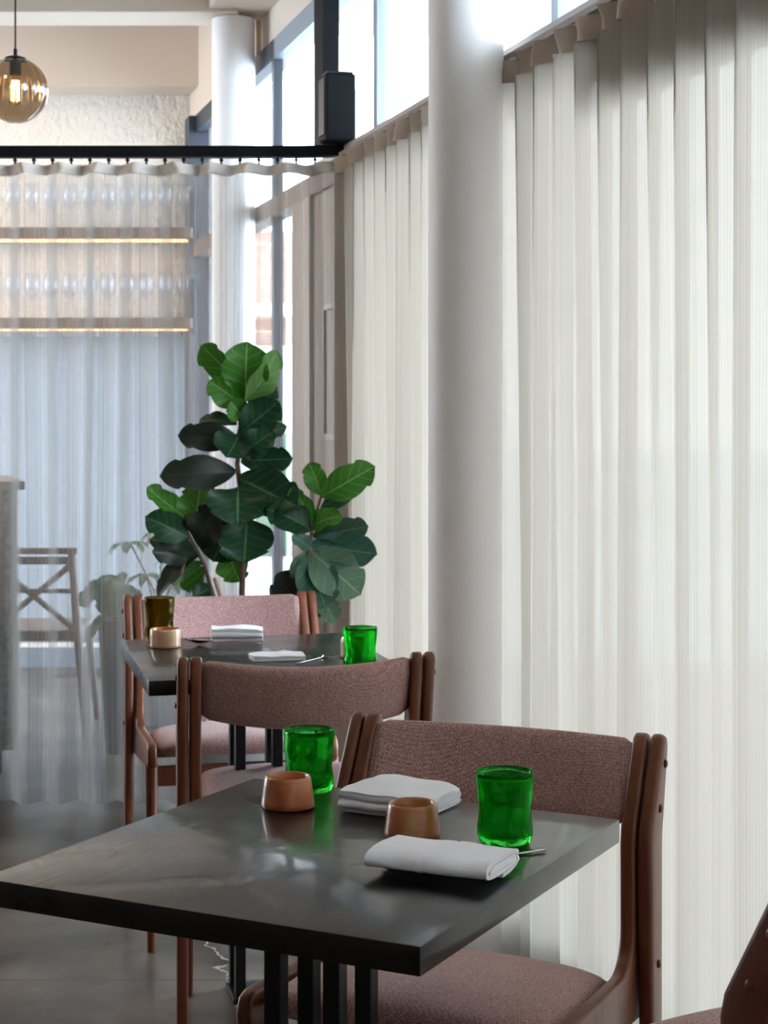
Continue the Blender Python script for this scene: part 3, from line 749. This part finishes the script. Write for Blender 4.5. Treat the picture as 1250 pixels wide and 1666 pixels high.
# ------------------------------------------------------------------ fiddle leaf fig
def leaf_bm(base, tip, wd, face, cup_=.16, curl=.14, fiddle=True, seed=0):
    # base, tip: points; face: the direction the leaf's upper side looks
    bm = bmesh.new(); uvl = bm.loops.layers.uv.new('UVMap'); d = tip-base; L = d.length; d = d/L
    sd = d.cross(face); sd = sd.normalized() if sd.length > 1e-4 else Vector((1, 0, 0)); up = sd.cross(d).normalized()
    if up.dot(face) < 0: up = -up
    nu, nv = 18, 10; g = []
    for i in range(nu+1):
        t = 1-(1-i/nu)**1.5
        if fiddle: w_ = (math.sin(pi*min(1, t**1.3*.80+.02))**.62)*(.60+.40*t)+.07*math.sin(t*9)*t*(1-t)
        if fiddle and t > .76: w_ *= math.sqrt(max(0, 1-((t-.76)/.24)**2))*.97+.03
        else: w_ = math.sin(pi*min(1, t*.96+.02))**.8
        if not fiddle and t > .985: w_ = .10
        row = []
        for j in range(nv+1):
            s = -1+2*j/nv; x = s*w_*wd/2
            ruff = .075*wd*math.sin(t*11+seed+s*1.3)*abs(s)**2
            p = base+d*(t*L*(1-.03*abs(s)))+sd*x+up*(cup_*wd*abs(s)**1.3*w_+ruff+curl*L*math.sin(pi*t)*.9-curl*L*.9*t*t*.5)
            row.append(bm.verts.new(p))
        g.append(row)
    for i in range(nu):
        for j in range(nv):
            f = bm.faces.new((g[i][j], g[i][j+1], g[i+1][j+1], g[i+1][j])); f.smooth = True
            for lp, (a, b) in zip(f.loops, ((i, j), (i, j+1), (i+1, j+1), (i+1, j))): lp[uvl].uv = (b/nv, 1-(1-a/nu)**1.5)
    return bm
fy = 4.98
fig = empty('fiddle_leaf_fig', (*P(392, 965, fy).xy, 0), 0, 'tall fiddle leaf fig with glossy dark leaves behind the farthest chair', 'plant')
finv = Matrix.Translation(-fig.location)
def fpart(o): o.matrix_parent_inverse = finv; return o
pb = lathe([(0, 0), (.12, 0), (.135, .02), (.165, .33), (.17, .34), (.155, .34), (.150, .30), (0, .30)], 40); pb.transform(Matrix.Translation(fig.location))
fpart(auto_smooth(link('pot', pb, M['pot'], fig)))
sb_ = lathe([(0, .31), (.149, .302)], 30); sb_.transform(Matrix.Translation(fig.location)); fpart(link('soil', sb_, M['soil'], fig))
stems = [
    ([(402, 1190, 0), (398, 1060, 0), (394, 963, 0), (396, 900, 0), (392, 800, 0), (386, 755, 0), (390, 720, 0), (389, 705, 0), (398, 660, 0), (399, 635, 0)], .0085),
    ([(385, 1190, -.02), (362, 1030, -.03), (346, 965, -.04), (333, 920, -.04), (318, 890, -.04), (304, 865, -.04), (302, 838, -.04)], .006),
    ([(425, 1190, -.03), (470, 1010, -.05), (492, 940, -.06), (501, 900, -.06), (507, 865, -.06), (514, 835, -.06), (524, 803, -.06)], .0055)]
for pts_, r_ in stems:
    b = bmesh.new(); n = len(pts_); tube(b, [P(a, b_, fy+dz) for a, b_, dz in pts_], [r_*(1.15-.55*i/n) for i in range(n)], 10)
    fpart(link('stem', b, M['stem'], fig, smooth=True))
b = bmesh.new(); tube(b, [P(398, 1190, fy+.03), P(360, 975, fy+.03), P(349, 940, fy+.03)], .006, 8); fpart(link('stake', b, M['stake'], fig))
# (base x, y) (tip x, y) width in pixels, depth of base and tip relative to the trunk, material, roll
LV = [
    (398, 640, 327, 560, 46, 0, .05, 'leafg', -.7), (400, 640, 402, 556, 66, -.01, -.06, 'leafg', 0), (399, 652, 453, 570, 40, -.03, -.06, 'leafp2', .8),
    (400, 663, 338, 618, 40, -.02, -.05, 'leafg', -.5), (402, 652, 452, 628, 36, 0, .03, 'leaf', .4), (396, 682, 374, 652, 34, -.02, -.05, 'leafg', 0),
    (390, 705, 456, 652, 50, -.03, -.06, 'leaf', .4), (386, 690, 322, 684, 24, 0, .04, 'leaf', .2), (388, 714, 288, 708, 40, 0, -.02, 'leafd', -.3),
    (390, 706, 368, 746, 56, -.02, -.10, 'leaf', 0), (392, 742, 446, 700, 42, -.02, -.05, 'leaf', .2), (394, 712, 469, 694, 24, .0, .02, 'leaf', .5),
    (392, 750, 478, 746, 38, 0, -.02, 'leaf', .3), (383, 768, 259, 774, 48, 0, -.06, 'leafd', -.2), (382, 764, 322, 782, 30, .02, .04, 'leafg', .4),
    (390, 778, 487, 826, 66, -.01, -.10, 'leaf', .2), (388, 792, 387, 855, 84, -.03, -.10, 'leaf', 0), (506, 862, 432, 826, 50, -.06, -.08, 'leaf', .2),
    (402, 842, 397, 918, 78, -.03, -.09, 'leaf', 0), (378, 838, 346, 915, 58, -.02, -.02, 'leaf', -.2), (372, 895, 390, 948, 46, .03, .03, 'leafg', .3),
    (304, 842, 238, 792, 32, -.04, -.04, 'leafg', .3), (308, 875, 236, 840, 42, -.04, -.08, 'leaf', -.1), (318, 900, 242, 876, 32, -.04, -.02, 'leaf', .3),
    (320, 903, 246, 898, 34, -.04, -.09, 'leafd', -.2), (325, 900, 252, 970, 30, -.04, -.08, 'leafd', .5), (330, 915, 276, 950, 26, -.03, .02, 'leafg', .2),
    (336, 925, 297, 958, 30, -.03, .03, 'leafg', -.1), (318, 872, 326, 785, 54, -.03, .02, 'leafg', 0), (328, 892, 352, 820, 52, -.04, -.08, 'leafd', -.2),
    (345, 955, 314, 972, 26, -.04, -.06, 'leaf', 0), (368, 850, 320, 850, 40, .02, .06, 'leaf', 0), (345, 790, 330, 835, 40, .04, .06, 'leaf', 0),
    (524, 806, 503, 752, 32, -.06, -.04, 'leafg', -.2), (523, 808, 611, 758, 46, -.06, -.08, 'leafg', .3), (522, 826, 584, 788, 26, -.05, -.02, 'leaf', .5),
    (512, 852, 474, 792, 30, -.06, -.08, 'leafg', -.5), (508, 858, 556, 838, 34, -.06, -.12, 'leafg', -.3), (509, 872, 602, 856, 36, -.06, -.02, 'leaf', .3),
    (507, 885, 616, 902, 48, -.06, -.10, 'leaft', .1), (506, 892, 476, 872, 22, -.06, -.10, 'leaft', 0), (506, 898, 588, 968, 66, -.06, -.10, 'leafp', .1),
    (503, 900, 530, 992, 58, -.06, -.13, 'leaft', .0), (500, 896, 486, 952, 34, -.06, -.04, 'leafp', 0), (512, 950, 546, 1014, 34, -.05, -.08, 'leafp', -.1),
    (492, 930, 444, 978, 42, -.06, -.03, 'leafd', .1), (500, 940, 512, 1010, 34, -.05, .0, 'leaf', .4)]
M['leafd'] = leaf_mat('shaded_fig_underside', (.013, .020, .014), (.018, .028, .018), (.03, .045, .03), .08)  # shade is put into this darker leaf colour
M['leaft'] = leaf_mat('bluish_fig_leaf', (.030, .10, .07), (.05, .14, .10), (.13, .26, .2), .15)
M['leafp2'] = leaf_mat('light_fig_underside', (.09, .22, .05), (.12, .28, .07), (.25, .42, .18), .35)
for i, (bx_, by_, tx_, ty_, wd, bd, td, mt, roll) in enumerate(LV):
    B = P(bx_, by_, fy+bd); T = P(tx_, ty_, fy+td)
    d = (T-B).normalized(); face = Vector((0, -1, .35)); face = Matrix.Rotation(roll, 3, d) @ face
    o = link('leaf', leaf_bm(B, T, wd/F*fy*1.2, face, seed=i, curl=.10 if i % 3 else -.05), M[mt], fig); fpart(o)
    if i in (6, 15, 16, 18, 38): o['label'] = 'broad dark glossy leaf'

# ------------------------------------------------------------------ behind the sheer curtain
# wall shelves with lit undersides and stemmed glasses
def shelf(z, label, x0, x1):
    y0, y1 = 8.38, 8.646
    o = link('wall_shelf', bx(x0, x1, y0, y1, z, z+.052, bev=.003), M['shelf']); tag(o, label, 'shelf')
    link('light_strip', bx(x0+.03, x1-.03, y0+.05, y0+.17, z-.006, z-.001), M['led'], o)
    link('dark_end_strip', bx(x1+.001, x1+.012, y0+.06, y1, z-.02, z+.25, bev=.002), M['darkframe'], o)  # thin dark upright at the shelf's right end
    return o
def zc(py, y): return H-(py-HY)/F*y
XE = (317-CX)/F*8.42
za, zb = zc(387, 8.38), zc(534, 8.38)
shelf(za, 'upper lit wall shelf holding stemmed glasses behind the sheer curtain', -2.3, XE-.012)
shelf(zb, 'lower lit wall shelf holding stemmed glasses behind the sheer curtain', -2.3, XE-.012)
gp = [(0, 0), (.036, 0), (.034, .003), (.006, .007), (.0038, .02), (.0038, .085), (.010, .098), (.034, .125), (.040, .155), (.038, .19), (.033, .225), (.0318, .225), (.037, .19), (.0388, .156), (.033, .128), (.008, .100)]
ORD = ['nearest to its right end', 'second from its right end', 'third from its right end', 'fourth from its right end', 'fifth from its right end', 'sixth from its right end', 'seventh from its right end', 'third from the left edge', 'second from the left edge', 'at the left edge']
g0 = None
for row, z in enumerate((za+.053, zb+.053)):
    for k in range(10):
        x = (22+k*31.0-CX)/F*8.5
        for dep in (0,):
            if g0 is None: g0 = o = link('wine_glass', lathe(gp, 24), M['stemware'], smooth=True)
            else: o = g0.copy(); C.objects.link(o)
            o.location = (x, 8.49, z)
            tag(o, 'clear wine glass, %s on the %s lit wall shelf' % (ORD[9-k], 'upper' if row == 0 else 'lower'), 'glass', 'wine glasses on the %s wall shelf' % ('upper' if row == 0 else 'lower'))
# small clear trays under the lower shelf
t0 = None
for k in range(7):
    x = (-10+k*48-CX)/F*8.45
    if t0 is None:
        b = bmesh.new()
        for q in ((-.055, .055, -.05, -.046, 0, .03), (-.055, .055, .046, .05, 0, .03), (-.055, -.051, -.05, .05, 0, .03), (.051, .055, -.05, .05, 0, .03), (-.055, .055, -.05, .05, -.003, 0)): box(b, *q)
        t0 = o = link('clear_tray', b, M['stemware'])
    else: o = t0.copy(); C.objects.link(o)
    o.location = (x, 8.46, zb-.032)
    tag(o, 'small clear tray under the lower lit wall shelf, %s' % ['at the left edge', 'second from the left edge', 'third from the left edge', 'middle one of the row', 'third from its right end', 'second from its right end', 'nearest to its right end'][k], 'tray', 'clear trays under the lower shelf')

# bar counter end
xb = (35-CX)/F*6.05
bar = empty('bar_counter', (xb, 6.05, 0), .30, 'end of a grey speckled bar counter with wooden top at the left edge', 'bar counter')
link('body', bx(-.9, -.012, .04, .55, .09, zc(797, 6.05)), M['terrazzo'], bar)
link('counter_top', bx(-.92, .012, 0, .58, zc(797, 6.05), zc(783, 6.05), bev=.004), M['bartop'], bar)
link('toe_kick', bx(-.9, -.06, .08, .5, 0, .09), M['darkframe'], bar)

# cross-back chair
yc = 6.78; xr = P(118, 890, yc).x; s_ = yc/F
cb = empty('cross_back_chair', (P(75, 890, yc).x, yc, 0), 0, 'cross-back wooden chair beside the bar counter, seen through the sheer curtain', 'chair')
hw = .20
def bar3(a, b, r, n=8):
    m_ = bmesh.new(); tube(m_, [a, b], r, n); return m_
ztop = zc(893, yc); zs = zc(1030, yc)
link('top_rail', bx(-hw-.015, hw-.075, -.02, .02, ztop-.02, ztop+.004, bev=.004), M['chairwood'], cb)
link('back_rail', bx(-hw, hw-.10, -.012, .012, zc(918, yc), zc(906, yc), bev=.003), M['chairwood'], cb)
link('cross_slat', bar3((-hw, 0, zs+.02), (hw-.10, 0, zc(918, yc)), .012), M['chairwood'], cb)
link('cross_slat', bar3((-hw, .0, zc(918, yc)), (hw-.095, 0, zs+.02), .012), M['chairwood'], cb)
link('stretcher', bx(-hw, hw-.09, -.008, .008, zc(965, yc), zc(958, yc)), M['chairwood'], cb)
link('seat', bx(-hw, hw-.08, -.02, .40, zs-.03, zs+.012, bev=.008), M['chairwood'], cb)
for sx in (-1, 1):
    xx = -hw if sx < 0 else hw-.10
    b = bmesh.new(); tube(b, [(xx+sx*.06, -.03, 0), (xx+sx*.025, -.01, zs), (xx, 0, ztop-.01)], [.012, .017, .014], 8); link('leg', b, M['chairwood'], cb)
    b = bmesh.new(); tube(b, [(xx+sx*.03, .42, 0), (xx, .38, zs-.02)], [.012, .016], 8); link('leg', b, M['chairwood'], cb)

# potted plants behind the curtain
def pot_plant(name, px, y, rimpy, r, label, pm):
    x = (px-CX)/F*y; h_ = zc(rimpy, y)
    t = empty(name, (x, y, 0), 0, label, 'plant')
    o = link('pot', lathe([(0, 0), (r*.62, 0), (r*.66, .02), (r*.97, h_-.03), (r, h_), (r*.9, h_), (r*.86, h_-.05), (0, h_-.05)], 32), pm, t); auto_smooth(o)
    link('soil', lathe([(0, h_-.04), (r*.87, h_-.045)], 24), M['soil'], t)
    return t, Vector((x, y, 0))
def add_leaf(t, o0, B, T, wd, roll, mt, fid=True):
    d = (T-B).normalized(); face = Matrix.Rotation(roll, 3, d) @ Vector((0, -1, .4))
    q = link('leaf', leaf_bm(B, T, wd, face, fiddle=fid, seed=R.random()*9), M[mt], t); q.matrix_parent_inverse = Matrix.Translation(-o0)
y1 = 6.5
t, o0 = pot_plant('potted_plant', 196, y1, 1006, .085, 'broad-leaved potted plant beside the cross-back chair, seen through the sheer curtain', M['pot2'])
b = bmesh.new(); tube(b, [P(192, 1025, y1), P(188, 985, y1), P(180, 950, y1)], .007, 8); q = link('stem', b, M['stem'], t); q.matrix_parent_inverse = Matrix.Translation(-o0)
for a in ((182, 950, 128, 985, 36, .3, -.04), (180, 945, 205, 955, 40, 0, .05), (182, 940, 178, 1003, 52, 0, -.1), (188, 985, 165, 935, 46, .2, .03), (190, 990, 215, 1000, 40, -.3, -.06), (186, 1000, 140, 1040, 24, .5, -.08), (186, 960, 232, 975, 36, .4, .0)):
    add_leaf(t, o0, P(a[0], a[1], y1), P(a[2], a[3], y1+a[6]), a[4]/F*y1, a[5], 'leafb')
y2 = 7.1
t, o0 = pot_plant('umbrella_plant', 262, y2, 1010, .13, 'umbrella plant with finger-like leaves beyond the sheer curtain, left of the fig', M['pot'])
cl_ = [(212, 883, 42, 0), (262, 868, 48, .1), (292, 905, 46, -.1), (238, 935, 40, .05), (300, 860, 40, .12), (285, 945, 44, -.1)]
for cx_, cy_, L_, dz in cl_:
    cpt = P(cx_, cy_, y2+dz); b = bmesh.new(); tube(b, [P(262, 1020, y2), P((262+cx_)/2, (1000+cy_)/2-8, y2+dz*.5), cpt], .0035, 6)
    q = link('stem', b, M['stem'], t); q.matrix_parent_inverse = Matrix.Translation(-o0)
    for k in range(7):
        a = 2*pi*k/7+cx_; dv = Vector((math.cos(a), math.sin(a)*.8, -.28-.25*R.random())).normalized()*L_/F*y2*R.uniform(.8, 1.1)
        q = link('leaf', leaf_bm(cpt, cpt+dv, .036, Vector((0, -.2, 1)), fiddle=False, curl=.12, seed=k), M['leafb'], t); q.matrix_parent_inverse = Matrix.Translation(-o0)

# ------------------------------------------------------------------ pendant lamp
yp = 5.0; pc = P(25, 147, yp)
pl = empty('pendant_lamp', (pc.x, pc.y, pc.z), 0, 'smoked ribbed glass globe pendant lamp with glowing bulb, top left', 'lamp')
rg = .0925; prof = []
for i in range(25):
    a = math.radians(14+i*(166-14)/24); prof.append((rg*math.sin(a)*1.0, rg*1.03*math.cos(a)))
prof = prof+[(.001, prof[-1][1]-.001)]
link('globe', lathe(prof, 128, lambda a, z: 1+.035*math.cos(16*a)*(1-(z/.1)**2*.6)), M['smoke'], pl, smooth=True)
link('cap', lathe([(0, .100), (.012, .100), (.030, .094), (.032, .086), (0, .086)], 28), M['black'], pl, smooth=False)
link('socket', lathe([(0, .090), (.016, .090), (.017, .045), (0, .045)], 20), M['black'], pl)
bl_ = link('bulb', lathe([(.013, .046), (.017, .030), (.0185, 0), (.018, -.030), (.012, -.042), (0, -.046)], 24), M['clear'], pl, smooth=True)
b = bmesh.new()
for k in range(6):
    a = k*pi/3; tube(b, [(.009*math.cos(a), .009*math.sin(a), .028), (.010*math.cos(a+.25), .010*math.sin(a+.25), -.030)], .0022, 6)
link('filament', b, M['filament'], bl_)
link('ferrule', lathe([(0, .120), (.0055, .120), (.0055, .100), (0, .100)], 12), M['black'], pl)
b = bmesh.new(); tube(b, [(0, 0, .118), (0, 0, 3.199-pc.z)], .0026, 8); link('cord', b, M['black'], pl)
link('canopy', lathe([(0, 3.199-pc.z), (.05, 3.199-pc.z), (.05, 3.18-pc.z), (0, 3.175-pc.z)], 24), M['black'], pl)
